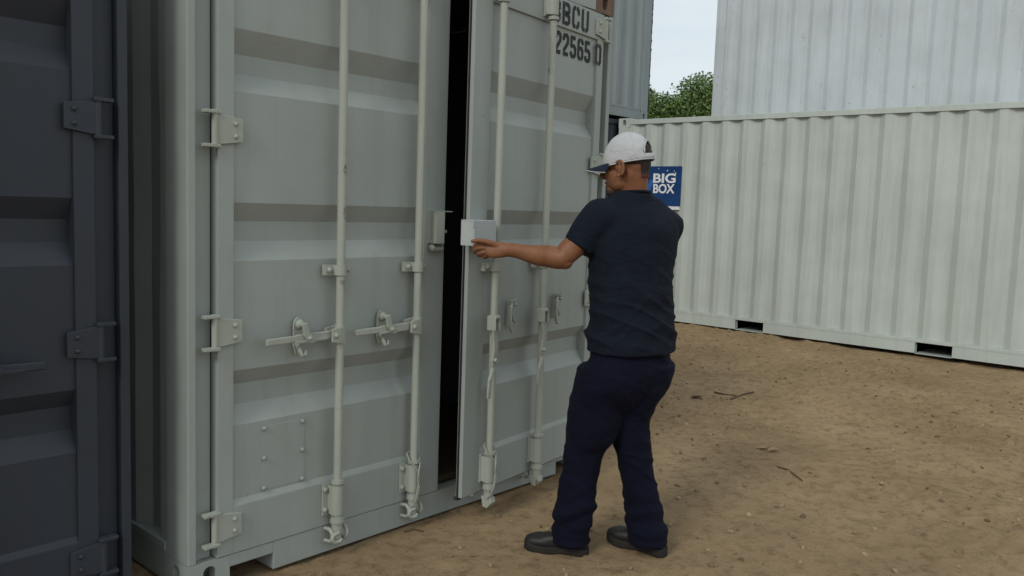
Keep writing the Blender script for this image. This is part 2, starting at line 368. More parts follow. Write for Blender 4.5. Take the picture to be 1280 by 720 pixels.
def make_door(parent, hinge_xy, sgn, width, rods, open_angle, hang, mat, hard, name='door', hinge_side=0, text=None, marks=False, lockbox=None, plate=False, wires=()):
    """door with its origin on the hinge line; s runs from the free edge (0) to the hinge (width); sgn=+1: hinge on the right"""
    X = lambda s: sgn*(s-width)
    z0, z1 = .121, 2.458
    FB, TH = .012, .05
    mb = MB()
    # frame members (front at y=0)
    a, b_ = .125, width-.075
    mb.box(X(0), X(a), 0, .020, z0, z1); mb.box(X(b_), X(width-.012), 0, TH, z0, z1)
    mb.box(X(a), X(b_), .0, TH, z0, .300); mb.box(X(a), X(b_), 0, TH, 2.322, z1)
    # corrugated sheet, set back FB, with sloped lip at the bottom
    prof = [(.3005, .002), (.322, FB)]
    for q in BANDS: prof += [(q[0], FB), (q[1], FB+.040), (q[2], FB+.040), (q[3], FB)]
    prof += [(2.3215, FB)]
    xa, xb = X(a+.0005), X(b_-.0005); vs = []; fs = []
    for z, y in prof: vs += [(xa, y, z), (xb, y, z)]
    for i in range(len(prof)-1): fs.append((i*2, i*2+1, i*2+3, i*2+2))
    mb.add(vs, fs)
    for q in BANDS:                      # closed ends of each pressed band
        for x_, dx in ((xa, 0), (xb, 0)):
            mb.add([(x_, FB, q[0]), (x_, FB+.04, q[1]), (x_, FB+.04, q[2]), (x_, FB, q[3])], [(0, 1, 2, 3)])
    mb.box(X(a), X(b_), TH+.012, TH+.015, .30, 2.322)   # back sheet
    door = mb.build(name, mat, parent, .003)
    door.location = (hinge_xy[0], hinge_xy[1], 0); door.rotation_euler.z = open_angle
    # rubber gasket round the edge
    g = MB()
    g.box(X(-.006), X(.004), .0205, .027, z0-.006, z1)
    g.box(X(0), X(width-.03), .022, .045, z0-.014, z0); g.box(X(0), X(width-.03), .022, .045, z1, z1+.012)
    g.build('gasket', M['rubber'], door)
    e = MB(); e.box(X(-.003), X(.004), .0275, .031, z0, z1); e.build('edge_strip', mat, door)
    # hinges
    for zc in (.235, .955, 1.670, 2.385):
        h = MB()
        h.prism([(X(width-.105), zc-.040), (X(width-.02), zc-.052), (X(width+.006), zc-.048), (X(width+.006), zc+.048), (X(width-.02), zc+.052), (X(width-.105), zc+.040)], 'y', -.011, -.0005)
        h.cyl((X(width), -.004, zc-.066), (X(width), -.004, zc+.066), .012, 12)
        for dz in (-.058, .058): h.box(X(width-.016), X(width+.045), -.018, .012, zc+dz-.006, zc+dz+.006)
        for dz in (-.022, .022): bolt(h, X(width-.075), -.011, zc+dz, .008, .006)
        h.build('hinge', hard, door, .002)
    # locking rods
    for i, rs in enumerate(rods):
        x = X(rs); yr = -.040
        r = MB(); r.cyl((x, yr, .10), (x, yr, 2.50), .0172, 16)
        r.build('lock_rod', hard, door)
        for zc, up in ((.083, 1), (2.505, -1)):      # cams at both ends
            c = MB()
            c.cyl((x, yr, zc+up*.012), (x, yr, zc+up*.075), .022, 14); c.cyl((x, yr, zc+up*.055), (x, yr, zc+up*.066), .029, 14)
            if hang:
                c.prism([(yr-.022, zc+up*.02), (yr+.03, zc+up*.02), (yr+.02, zc-up*.03), (yr-.004, zc-up*.034), (yr-.03, zc-up*.005)], 'x', x-.018, x+.018)
            else:
                c.ball((x-.006, yr-.002, zc-.004), .024, 12, 8, (1, .8, .8))
                c.tube([(x-.004, yr-.018, zc+.016), (x-.026, yr-.014, zc+.010), (x-.034, yr-.012, zc-.006), (x-.022, yr-.014, zc-.022), (x+.002, yr-.018, zc-.022), (x+.010, yr-.020, zc-.010)], [.009, .009, .009, .009, .0085, .007], 9)
            c.build('cam', hard, door, .003)
        # guide brackets
        for zb, zt in ((.172, .292), (2.345, 2.440)):
            k = MB()
            xs0, xs1 = (x+sgn*.05, x-sgn*.030)
            k.box(min(xs0, xs1), max(xs0, xs1), -.010, -.0005, zb-.006, zt+.006)
            k.tube([(x, yr+.004, zb), (x, yr+.004, zt)], .0265, 16)
            k.box(x-.026, x+.026, yr+.004, -.0095, zb+.002, zt-.002)
            for zz in (zb-.016, zt+.016): k.tube([(x, yr, zz-.007), (x, yr, zz+.007)], .0265, 16)
            for dz in (.018, zt-zb-.018): bolt(k, x+sgn*.040, -.010, zb+dz)
            k.build('guide_bracket', hard, door, .002)
        k = MB(); zc = 1.164            # mid strap
        k.box(x-.060, x-.0265, -.024, -.0005, zc-.020, zc+.020); k.box(x+.0265, x+.060, -.024, -.0005, zc-.020, zc+.020)
        ring = [(x+.026*math.cos(t), yr+.004-.026*math.sin(t)) for t in [math.pi*j/10 for j in range(11)]]
        ring = [(x+.026, -.002)]+ring+[(x-.026, -.002)]
        vs = []; fs = []
        for (px, py) in ring: vs += [(px, py, zc-.020), (px, py, zc+.020)]
        for j in range(len(ring)-1): fs.append((2*j, 2*j+1, 2*j+3, 2*j+2))
        k.add(vs, fs, True)
        k2 = []
        for (px, py) in ring:
            dx, dy = px-x, py-yr; q = .019/max(.019, math.hypot(dx, dy)); k2 += [(x+dx*q, yr+dy*q, zc-.020), (x+dx*q, yr+dy*q, zc+.020)]
        nk = len(k2)//2
        k.add(vs+k2, [(2*j+1, 2*(j+1)+1, 2*nk+2*(j+1)+1, 2*nk+2*j+1) for j in range(nk-1)]+[(2*j, 2*nk+2*j, 2*nk+2*(j+1), 2*(j+1)) for j in range(nk-1)])
        bolt(k, x-.044, -.024, zc); bolt(k, x+.044, -.024, zc)
        k.build('rod_strap', hard, door)
        # handle
        zc = .910
        hub = MB()
        hub.cyl((x, yr, zc-.036), (x, yr, zc+.036), .0235, 14)
        h = MB(); Lh = .335
        if not hang:
            hub.prism([(x+sgn*.012, zc-.034), (x+sgn*.058, zc-.026), (x+sgn*.058, zc+.026), (x+sgn*.012, zc+.034)], 'y', yr-.030, yr-.022)
            hub.prism([(x+sgn*.012, zc-.034), (x+sgn*.058, zc-.026), (x+sgn*.058, zc+.026), (x+sgn*.012, zc+.034)], 'y', yr+.016, yr+.024)
            bolt(hub, x+sgn*.04, yr-.030, zc, .010)
            path = [(.030, -.046, .001), (.10, -.045, .001), (.16, -.044, .0), (.20, -.044, -.001), (.215, -.044, -.001), (.29, -.044, -.003), (Lh, -.044, -.004)]
            hw = [.0165, .0165, .0165, .0160, .0130, .0130, .0125]
            rows = []
            for (d, y, dz), w in zip(path, hw):
                px = x+sgn*d; rows.append([(px, y-.006, zc+dz-w), (px, y-.006, zc+dz+w), (px, y+.006, zc+dz+w), (px, y+.006, zc+dz-w)])
            vs = [p for r_ in rows for p in r_]
            fs = [(4*j+q, 4*j+(q+1) % 4, 4*j+4+(q+1) % 4, 4*j+4+q) for j in range(len(rows)-1) for q in range(4)]+[(0, 1, 2, 3), tuple(range(len(vs)-4, len(vs)))]
            h.add(vs, fs)
        else:
            # rod turned a quarter: the lever points out of the door and hangs straight down
            hub.box(x-.048, x-.042, yr-.044, yr+.004, zc-.030, zc+.036); hub.box(x-.018, x-.0125, yr-.046, yr-.004, zc-.030, zc+.036)
            hub.box(x-.0415, x-.0185, yr-.046, yr+.004, zc+.024, zc+.036)
            path = [(-.030, -.066, .01), (-.030, -.066, -.04), (-.022, -.068, -.08), (-.020, -.068, -.12), (-.028, -.066, -.165), (-.024, -.064, -.20), (-.040, -.068, -.225), (-.062, -.072, -.25), (-.068, -.074, -.30), (-.068, -.072, -Lh)]
            hw = [.013, .0145, .0160, .017, .0165, .015, .012, .011, .011, .010]
            rows = []
            for (d, y, dz), w in zip(path, hw):
                px = x+d; rows.append([(px-w, y-.006, zc+dz), (px+w, y-.006, zc+dz), (px+w, y+.006, zc+dz), (px-w, y+.006, zc+dz)])
            vs = [p for r_ in rows for p in r_]
            fs = [(4*j+q, 4*j+(q+1) % 4, 4*j+4+(q+1) % 4, 4*j+4+q) for j in range(len(rows)-1) for q in range(4)]+[(0, 1, 2, 3), tuple(range(len(vs)-4, len(vs)))]
            h.add(vs, fs); h.cyl((x-.028, -.066, zc-.165), (x-.028, -.086, zc-.165), .010, 10)
        hub.build('handle_hub', hard, door, .003)
        h.build('handle', hard, door, .004)
        # catch that holds the handle: back plate, lug with hook below, swinging latch above
        k = MB(); xc = x+sgn*.172; zc2 = .905 if not hang else .935
        if not hang:
            pr = [(xc-.021+.021*(1-math.cos(t)), zc2+.050+.030*math.sin(t)) for t in [math.pi*q/8 for q in range(9)]]
            k.prism([(xc-.010, zc2-.062), (xc-.021, zc2-.03)]+pr+[(xc+.021, zc2-.03), (xc+.010, zc2-.062)], 'y', -.009, -.0005)
            k.tube([(xc-.004, -.008, zc2-.024), (xc-.010, -.026, zc2-.030), (xc-.014, -.038, zc2-.046), (xc-.006, -.044, zc2-.064), (xc+.008, -.042, zc2-.062), (xc+.014, -.038, zc2-.046)], [.010, .010, .010, .009, .008, .007], 10)
            k.ball((xc, -.018, zc2+.054), .019, 12, 8, (1, .8, 1)); k.cyl((xc, -.001, zc2+.054), (xc, -.05, zc2+.054), .010, 10)
            k.prism([(xc-.016, zc2+.060), (xc+.004, zc2+.066), (xc+.018, zc2+.022), (xc+.044, zc2+.002), (xc+.036, zc2-.016), (xc+.012, zc2-.012), (xc-.008, zc2+.014)], 'y', -.062, -.052)
            k.prism([(xc+.036, zc2+.004), (xc+.10, zc2-.002), (xc+.10, zc2-.008), (xc+.032, zc2-.012)], 'y', -.058, -.0525)
            k.prism([(xc-.046, zc2-.004), (xc+.012, zc2-.002), (xc+.012, zc2-.010), (xc-.046, zc2-.014)], 'y', -.058, -.0525)
            bolt(k, xc+.016, -.062, zc2+.004, .008)
        else:
            k.box(xc-.010, xc+.014, -.008, -.0005, zc2-.062, zc2+.066)
            k.tube([(xc+.002, -.006, zc2+.056), (xc+.006, -.030, zc2+.060), (xc+.012, -.034, zc2+.072)], [.012, .011, .007], 9)
            k.ball((xc+.008, -.030, zc2+.044), .011, 9, 6)
            k.tube([(xc-.006, -.022, zc2+.050), (xc-.034, -.034, zc2+.030), (xc-.037, -.036, zc2-.030), (xc-.035, -.036, zc2-.066), (xc-.024, -.036, zc2-.080), (xc-.012, -.034, zc2-.074)], [.007, .0085, .0085, .0085, .008, .006], 8)
            k.tube([(xc-.004, -.006, zc2+.0), (xc-.006, -.026, zc2+.002), (xc-.004, -.032, zc2-.034), (xc+.008, -.030, zc2-.040)], [.008, .008, .007, .006], 8)
        k.build('handle_catch', hard, door, .003)
        if i in wires:                  # twisted seal wire looped round the lower bracket
            w = MB()
            p = [(x-.032, -.050, .318), (x-.020, -.066, .296), (x-.004, -.072, .272), (x+.003, -.075, .23), (x-.006, -.075, .19), (x-.012, -.074, .15), (x-.018, -.066, .12), (x-.028, -.05, .10)]
            w.tube(p, .0034, 7)
            q = [(x+.024, -.050, .322), (x+.016, -.064, .300), (x-.002, -.078, .270), (x-.008, -.079, .235), (x+.002, -.079, .195), (x-.014, -.079, .155), (x-.010, -.070, .13)]
            w.tube(q, .0034, 7)
            w.tube([(x-.032, -.050, .318), (x-.034, -.03, .345), (x-.004, -.016, .350), (x+.026, -.03, .345), (x+.024, -.050, .322)], .0034, 7)
            w.build('seal_wire', M['wire'], door)
    if plate:
        k = MB(); xa_, xb_ = X(.915), X(.724)
        k.box(min(xa_, xb_), max(xa_, xb_), .0103, .0118, .330, .578)
        for zz in (.338, .455, .570): bolt(k, X(.905), .0085, zz, .0085, .006); bolt(k, X(.734), .0085, zz, .0085, .006)
        k.build('placard_plate', mat, door, .002)
    if text:
        k = MB()
        for row, s0, z, w, h_, sp, yt in text:
            for j, ch in enumerate(row):
                if ch == ' ': continue
                for st in GLYPH[ch]:
                    k.ribbon([(X(s0+sp*j)+sgn*p[0]/.6*w, z+p[1]*h_) for p in st], .0190, yt)
        k.build('marking', M['black'], door, fix=False)
    if lockbox == 'cover':
        k = MB()
        s0, s1, zb, zt, yf = -.062, .096, 1.262, 1.372, -.074
        k.box(X(s0), X(s1), yf, yf+.004, zb, zt); k.box(X(s0), X(s1), yf+.004, -.001, zt-.005, zt); k.box(X(s1)-.004, X(s1), yf+.004, -.001, zb, zt-.005)
        fl = [(X(s0), zb-.006), (X(s0)-.008, zb-.006), (X(s0)-.008, zb+.022), (X(s0)-.003, zb+.030), (X(s0)-.003, zt-.036), (X(s0)-.010, zt-.028), (X(s0)-.012, zt+.003), (X(s0), zt+.003)]
        k.prism(fl, 'y', yf-.003, yf+.003)
        k.box(X(s0)+.001, X(s0)+.004, yf+.0045, -.001, zb, zt-.0055)
        ed = [(X(s1)+.0005, zb), (X(s1)+.006, zb+.014), (X(s1)+.002, zb+.04), (X(s1)+.006, zt-.04), (X(s1)+.0005, zt-.02)]
        k.prism(ed, 'y', yf+.001, yf+.004)
        k.build('lock_box', M['lockbox'], door, .003)
    if lockbox == 'staple':
        k = MB()
        xl = X(.100); xr = X(.044)
        k.box(xl, xr, -.048, -.043, 1.262, 1.400); k.box(xl, xl+.004, -.043, -.0005, 1.262, 1.400)
        k.box(xl, xr+.052, -.043, -.0005, 1.4005, 1.405); k.box(xr+.001, xr+.032, -.03, -.005, 1.308, 1.322)
        k.box(xr-.004, xr, -.043, -.02, 1.262, 1.400)
        k.cyl((xl+.004, -.018, 1.238), (xr+.012, -.018, 1.238), .013, 12); k.ball((xl+.006, -.022, 1.243), .017, 10, 6)
        k.build('lock_box', hard, door, .002)
    return door

# the container whose door is being opened
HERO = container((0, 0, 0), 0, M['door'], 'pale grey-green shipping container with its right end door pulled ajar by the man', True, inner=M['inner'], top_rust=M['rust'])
make_door(HERO, (-1.12, -.002), -1, 1.113, (.188, .597), 0.0, False, M['door'], M['hardware'], lockbox='staple', plate=True, wires=(0,))['label'] = 'closed left door with horizontal handles'
make_door(HERO, (1.12, -.02), 1, 1.134, (.150, .555), .1211, True, M['door'], M['hardware'], lockbox='cover', wires=(0,),
          text=[('BBCU', .604, 2.336, .070, .108, .0925, -.0028), ('22565', .655, 2.192, .056, .108, .0725, FB_-.0028), ('0', 1.034, 2.192, .062, .108, .07, -.0028)])['label'] = 'right door standing ajar with its handles hanging down'
for x in (-.597, -.188, .150, .555):
    for dx in (-.036, .036):
        if x > 0 and dx < 0: continue
        kp = MB(); sg = 1 if dx > 0 else -1
        kp.tube([(x+dx, -.001, .108), (x+dx, -.034, .112), (x+dx, -.050, .100), (x+dx, -.052, .082), (x+dx-sg*.010, -.050, .066), (x+dx-sg*.004, -.030, .060), (x+dx, -.001, .058)], [.0085, .0085, .0085, .0085, .0075, .0075, .0085], 9)
        kp.build('cam_keeper', M['hardware'], HERO)

# its neighbour, in the row to the left
NB = container((-2.62, .03, 0), R_(.3), M['slate'], 'dark slate shipping container with closed doors standing left of the pale one', True)
make_door(NB, (-1.12, -.002), -1, 1.113, (.188, .597), 0.0, False, M['slate'], M['slate'])
make_door(NB, (1.12, -.002), 1, 1.113, (.188, .597), 0.0, False, M['slate'], M['slate'])

YARD = container((6.765+W2, 3.80-6.058, .030), 0, M['yard'], 'pale green container standing side-on across the yard with the blue sign on it')
container((7.50, 3.85+W2, .045), R_(90), M['slate'], 'container at ground level behind the open-door container, painted dark as gap shade, mostly hidden')  # dark paint stands in for the shade of the narrow gap
DK = container((7.53, 3.86+W2, .045+HT+.02), R_(90), M['grey'], 'grey corrugated container stacked high behind the right edge of the open-door container')
mb = MB()
for k in range(60): z = .13+k*.0395; mb.box(-W2-.003-.004*(k % 3 == 0), -W2+.045, -.012-.012*mnoise.noise(Vector((k*.7, 0, 0))), -.001, z, z+.036)
mb.build('gasket', M['rubber'], DK)
container((9.27+W2, 3.84-6.058, .02), 0, M['slate'], 'hidden lower container behind the pale green one, carrying the blue-grey one')
container((9.27+W2, 3.84-6.058, .02+HT+.02), 0, M['blue_grey'], 'pale blue-grey container stacked at upper right beyond the pale green one')

# ------------------------------------------------------------------ the sign
def font_mesh(text, size, bold, name):
    cu = bpy.data.curves.new(name, 'FONT'); cu.body = text; cu.size = size; cu.offset = bold; cu.align_x = 'LEFT'; cu.extrude = .0008
    o = bpy.data.objects.new(name, cu); col.objects.link(o); me = evaluated(o); bpy.data.objects.remove(o); return me
m, n, l, b = newmat('sign_blue'); tcn = n.new('ShaderNodeTexCoord')
nz = tex_noise(n, l, tcn.outputs['Object'], 2.5, 3)
l(mixc(n, l, ramp(n, l, nz.outputs['Fac'], .35, .7), (0.012, 0.045, 0.145, 1), (0.018, 0.065, 0.20, 1)), b.inputs['Base Color']); b.inputs['Roughness'].default_value = .35
M['sign_blue'] = m; M['sign_light'] = plain('sign_pale_blue', (.04, .13, .36), .4, .5, 10, .05, 0)
M['white'] = plain('sign_white', (.78, .80, .80), .4, .5, 10, .03, 0)
XS = 6.765+.012
sign = empty('sign', (XS, 3.10, 1.45), 0, 'square blue sign reading BIG BOX on the side of the pale green container', 'sign')
mb = MB(); mb.box(-.014, -.010, -.285, .40, .045, .545); mb.build('board', M['sign_blue'], sign, .001)
mb = MB(); mb.box(-.009, -.004, -.275, .39, .0, .5); mb.build('backing_board', M['white'], sign, .001)
st = MB(); st.prism([(.215, .14), (.105, .36), (.165, .38), (.30, .14)], 'x', -.0155, -.0145); st.prism([(.36, .14), (.235, .40), (.30, .42), (.395, .20)], 'x', -.0155, -.0145)
st.build('emblem', M['sign_light'], sign)
for word, z, w, h in (('BIG', .335, .33, .120), ('BOX', .203, .315, .120)):
    me = font_mesh(word, 1.0, .028, 'lettering'); v = np.array([q.co[:] for q in me.vertices]); mn = v.min(0); mxx = v.max(0)
    for q in me.vertices:
        tx = (q.co.x-mn[0])/(mxx[0]-mn[0]); tz = (q.co.y-mn[1])/(mxx[1]-mn[1]); q.co = (-.0160-.0008*(q.co.z > 0), .125-tx*w if word == 'BIG' else .118-tx*w, z+tz*h)
    me.materials.clear(); me.materials.append(M['white']); o = bpy.data.objects.new('lettering', me); col.objects.link(o); o.parent = sign
dots = MB()
for y, z, r in ((-.08, .49, .008), (-.18, .485, .006), (-.17, .46, .004), (-.20, .455, .009), (.05, .515, .006), (-.185, .44, .006)): dots.cyl((-.0145, y, z), (-.0162, y, z), r, 10)
dots.build('star_dots', M['white'], sign)

# ------------------------------------------------------------------ trees beyond the stacks
mm, n, l, b = newmat('leaf'); geo = n.new('ShaderNodeNewGeometry')
l(ramp(n, l, geo.outputs['Random Per Island'], 0, 1, (0.065, 0.125, 0.026, 1), (0.125, 0.20, 0.050, 1)), b.inputs['Base Color']); b.inputs['Roughness'].default_value = .6
b.inputs['Subsurface Weight'].default_value = 0.0; M['leaf'] = mm
M['bark'] = plain('bark', (.10, .075, .05), .9, .2, 20)
def tree(base, height, spread, seed, label):
    rnd = random.Random(seed); root = empty('tree', base, rnd.random()*6, label, 'tree', 'trees beyond the container stacks')
    tr = MB(); tr.tube([(0, 0, -.2), (.05, 0, height*.25), (.0, .1, height*.5), (.1, .05, height*.8)], [.22, .17, .12, .04], 10)
    ends = []
    for k in range(11):
        z0 = height*(.22+.45*rnd.random()); an = rnd.random()*6.28; rr = spread*(.45+.5*rnd.random()); z1 = min(height*.93, z0+height*(.12+.28*rnd.random()))
        p = [(.03, .03, z0), (rr*.5*math.cos(an), rr*.5*math.sin(an), (z0+z1)/2+.15), (rr*math.cos(an), rr*math.sin(an), z1)]
        tr.tube(p, [.09, .06, .02], 7); ends.append(p[2]); ends.append(p[1])
    tr.build('trunk', M['bark'], root)
    ends += [(0, 0, height*.88), (.5, .2, height*.8), (-.4, .5, height*.75)]
    lf = MB()
    for e in ends:
        cr = spread*(.30+.22*rnd.random())
        for q in range(2200):
            d = Vector((rnd.gauss(0, 1), rnd.gauss(0, 1), rnd.gauss(0, 1))).normalized()*cr*(rnd.random()**.42); d.z *= .72
            c = Vector(e)+d
            if c.z > height*1.03 or c.z < .4: continue
            t = Vector((rnd.gauss(0, 1), rnd.gauss(0, 1), rnd.gauss(-.4, .6))).normalized(); s_ = t.cross(Vector((rnd.gauss(0, 1), rnd.gauss(0, 1), rnd.gauss(0, 1)))).normalized()
            le = .065+.05*rnd.random(); w = le*.30
            lf.add([c, c+t*le*.5+s_*w, c+t*le, c+t*le*.5-s_*w], [(0, 1, 2, 3)])
    lf.build('crown', M['leaf'], root, fix=False)
def tree_at(u, D, h, sp, seed, label):
    p = at(u, 300, D); tree((p.x, p.y, 0), h, sp, seed, label)
tree_at(822, 27, 5.0, 2.3, 1, 'bushy green tree on the left in the gap between the stacked containers')
tree_at(868, 28, 5.5, 2.5, 2, 'taller rounded green tree on the right in the gap between the stacked containers')

# ------------------------------------------------------------------ the man
P0 = Vector((.25, -.80, gh(.25, -.80)))
mS, n, l, b = newmat('skin'); tcx = n.new('ShaderNodeTexCoord'); v = tcx.outputs['Object']
a = tex_noise(n, l, v, 22, 6, .7)
l(mixc(n, l, ramp(n, l, a.outputs['Fac'], .3, .7), (0.160, 0.063, 0.029, 1), (0.25, 0.110, 0.053, 1)), b.inputs['Base Color'])
b.inputs['Roughness'].default_value = .55; b.inputs['Specular IOR Level'].default_value = .35; b.inputs['Subsurface Weight'].default_value = .08; b.inputs['Subsurface Radius'].default_value = (.01, .004, .002); b.inputs['Subsurface Scale'].default_value = .5
bump(n, l, b, tex_noise(n, l, v, 90, 6, .7).outputs['Fac'], .25, .004); M['skin'] = mS
def cloth(name, c0, c1, rough=.9, sheen=.15, sc=7):
    m, n, l, b = newmat(name); t = n.new('ShaderNodeTexCoord'); v = t.outputs['Object']
    big = tex_noise(n, l, v, sc, 5); wv = tex_noise(n, l, v, 420, 2)
    l(mixc(n, l, big.outputs['Fac'], rgba(c0), rgba(c1)), b.inputs['Base Color']); b.inputs['Roughness'].default_value = rough
    b.inputs['Sheen Weight'].default_value = sheen; b.inputs['Sheen Roughness'].default_value = .5; b.inputs['Specular IOR Level'].default_value = .12
    mp = n.new('ShaderNodeMapping'); mp.inputs['Scale'].default_value = (8, 8, 15); mp.inputs['Rotation'].default_value = (.4, .5, .3); l(v, mp.inputs['Vector'])
    fo = tex_noise(n, l, mp.outputs[0], 1, 3); ad = n.new('ShaderNodeMath'); ad.operation = 'MULTIPLY_ADD'; ad.inputs[1].default_value = .06
    l(wv.outputs['Fac'], ad.inputs[0]); l(fo.outputs['Fac'], ad.inputs[2]); bump(n, l, b, ad.outputs[0], .55, .03); return m
M['tee'] = cloth('tee_navy', (.0058, .0085, .0150), (.0088, .0122, .0210), sheen=.01)
M['trouser'] = cloth('trouser_navy', (.0030, .0036, .010), (.0050, .0062, .0175), sheen=.01)
M['cap_white'] = cloth('cap_white', (.40, .41, .42), (.48, .49, .50), .85, .1)
M['cap_dark'] = plain('cap_navy', (.014, .020, .036), .8, .2)
M['hair'] = plain('hair_black', (.014, .011, .010), .7, .3, 60, .3, .5, 300)
M['leather'] = plain('shoe_leather', (.014, .013, .013), .55, .5, 30, .2, .3, 120)
M['sole'] = plain('shoe_sole', (.022, .019, .017), .8, .3, 30, .3, .3, 90)
M['eye'] = plain('eye', (.5, .48, .45), .2, .5, 10, .02, 0)

def catmull(rows, k=5):
    rows = [np.array(r, float) for r in rows]; out = []
    for i in range(len(rows)-1):
        p0, p1, p2, p3 = rows[max(i-1, 0)], rows[i], rows[i+1], rows[min(i+2, len(rows)-1)]
        for j in range(k):
            t = j/k; out.append(.5*((2*p1)+(-p0+p2)*t+(2*p0-5*p1+4*p2-p3)*t*t+(-p0+3*p1-3*p2+p3)*t**3))
    out.append(rows[-1]); return out
def loft(mb, rings, n=36, k=5, power=2.0):
    """rings: (center, axis a vector incl. length, axis b vector incl. length)"""
    rows = catmull([list(c)+list(a)+list(b) for c, a, b in rings], k); vs = []; fs = []
    for r in rows:
        c, a, b = r[0:3], r[3:6], r[6:9]
        for i in range(n):
            t = 2*math.pi*i/n; ct, st = math.cos(t), math.sin(t); q = 2/power
            vs.append(c+a*math.copysign(abs(ct)**q, ct)+b*math.copysign(abs(st)**q, st))
    m_ = len(rows)
    for j in range(m_-1):
        for i in range(n): fs.append((j*n+i, j*n+(i+1) % n, (j+1)*n+(i+1) % n, (j+1)*n+i))
    fs += [tuple(range(n))[::-1], tuple(range((m_-1)*n, m_*n))]
    mb.add([tuple(Vector(v)-P0) for v in vs], fs, True)
def limb(mb, pts, radii, n=20, k=5, flat=None):
    pts = [Vector(p) for p in pts]; rings = []; prev = None
    for i, p in enumerate(pts):
        t = (pts[min(i+1, len(pts)-1)]-pts[max(i-1, 0)]).normalized()
        if prev is None: prev = t.cross(Vector((.3, .2, 1)).normalized()).normalized()
        prev = (prev-t*prev.dot(t)).normalized(); r = radii[i]
        ra, rb = (r if isinstance(r, tuple) else (r, r))
        rings.append((p, prev*ra, t.cross(prev)*rb))
    loft(mb, rings, n, k)
def ell(mb, c, axes, nu=24, nv=16):           # axes: three vectors incl. length
    c = Vector(c)-P0; vs = []; fs = []
    for j in range(nv+1):
        th = math.pi*j/nv
        for i in range(nu):
            ph = 2*math.pi*i/nu; vs.append(c+axes[0]*math.sin(th)*math.cos(ph)+axes[1]*math.sin(th)*math.sin(ph)+axes[2]*math.cos(th))
    for j in range(nv):
        for i in range(nu): fs.append((j*nu+i, (j+1)*nu+i, (j+1)*nu+(i+1) % nu, j*nu+(i+1) % nu))
    mb.add(vs, fs, True)
def fuse(mb, name, mat, voxel, smooth=6, parent=None, wrinkle=None, factor=.5):
    ob = mb.build('tmp', mat); r = ob.modifiers.new('r', 'REMESH'); r.mode = 'VOXEL'; r.voxel_size = voxel
    if smooth: s = ob.modifiers.new('s', 'SMOOTH'); s.iterations = smooth; s.factor = factor
    me = evaluated(ob); bpy.data.objects.remove(ob); me.name = name
    if not me.materials: me.materials.append(mat)
    if wrinkle:
        N = len(me.vertices); co = np.empty(N*3, np.float32); no = np.empty(N*3, np.float32)
        me.vertices.foreach_get('co', co); me.vertex_normals.foreach_get('vector', no)
        co = co.reshape(-1, 3); no = no.reshape(-1, 3)
        d = np.array([wrinkle(Vector(p)+P0) for p in co.tolist()], np.float32)
        co += no*d[:, None]; me.vertices.foreach_set('co', co.reshape(-1))
    me.polygons.foreach_set('use_smooth', [True]*len(me.polygons)); me.update()
    o = bpy.data.objects.new(name, me); col.objects.link(o); o.parent = parent
    if not parent: o.location = P0
    return o

def axes_dir(ang):      # facing direction turned ang (deg) from +y towards +x ; returns lateral (to his right), forward
    a_ = R_(ang); f_ = Vector((math.sin(a_), math.cos(a_), 0)); return Vector((f_.y, -f_.x, 0)), f_
def ring_uv(ul, ur, v, D, ang, ratio, dz=0, grow=0):
    lat, fo = axes_dir(ang); c = at((ul+ur)/2, v, D); hw = (ur-ul)/2/FPX*D+grow
    k = math.sqrt(lat.dot(RT)**2+(ratio*fo.dot(RT))**2); a_ = hw/k
    return (c, lat*a_, fo*a_*ratio)

# key joints
S_L = at(752, 274, 3.47); S_R = at(833, 282, 3.68)
E_L = at(702, 323, 3.44); W_L = at(636, 312, 3.53)
E_R = Vector((.62, -.66, 1.13)); W_R = Vector((.585, -.53, 1.00))

# --- T-shirt
tee = MB()
TD = 3.56
loft(tee, [ring_uv(733, 846, 437, TD, 2, .74), ring_uv(733, 846, 434, TD, 2, .74), ring_uv(733.5, 845.5, 418, TD, 3, .72), ring_uv(735.5, 844, 395, TD, 5, .70), ring_uv(735, 843, 365, TD, 6, .68), ring_uv(734.5, 845, 335, TD, 8, .66),
           ring_uv(735, 850, 308, TD, 10, .62), ring_uv(737, 853, 285, TD, 11, .56), ring_uv(741, 848, 268, TD, 11, .48), ring_uv(752, 836, 254, TD, 11, .44), ring_uv(760, 823, 246, TD, 11, .60), ring_uv(769, 813, 239.5, TD, 11, .88)], 44)
limb(tee, [S_L+Vector((.045, -.0, .0)), S_L, S_L.lerp(E_L, .35), at(721.5, 310.5, 3.452)], [.085, .088, .075, .066])
limb(tee, [S_R+Vector((-.05, 0, .0)), S_R, S_R.lerp(E_R, .3), S_R.lerp(E_R, .52)], [.080, .078, .074, .070])
def tee_wr(p):
    h = (1.45-p.z)/.6; k = max(0, min(1, h*1.3-.25))*max(.15, min(1, (p.z-.865)/.07))
    f1 = mnoise.noise(Vector((p.x*4+p.z*7, p.y*4-p.z*3, p.z*15)))
    f2 = mnoise.noise(Vector((p.x*11, p.y*11, p.z*30+p.x*14)))
    f3 = mnoise.noise(Vector((p.x*9+5, p.y*9, p.z*4)))
    f4 = 1-abs(mnoise.noise(Vector((p.x*3+1, p.y*3, p.z*13+p.x*5-p.y*3))))*2.2
    f5 = 1-abs(mnoise.noise(Vector((p.x*2.5+7, p.y*2.5, p.z*9-p.x*7+p.y*5))))*2.4
    return .010*k*f1+.006*k*f2+.004*f3+.014*max(0, f4)**3*k+.009*max(0, f5)**3*(.35+.65*k)
person_parts = []
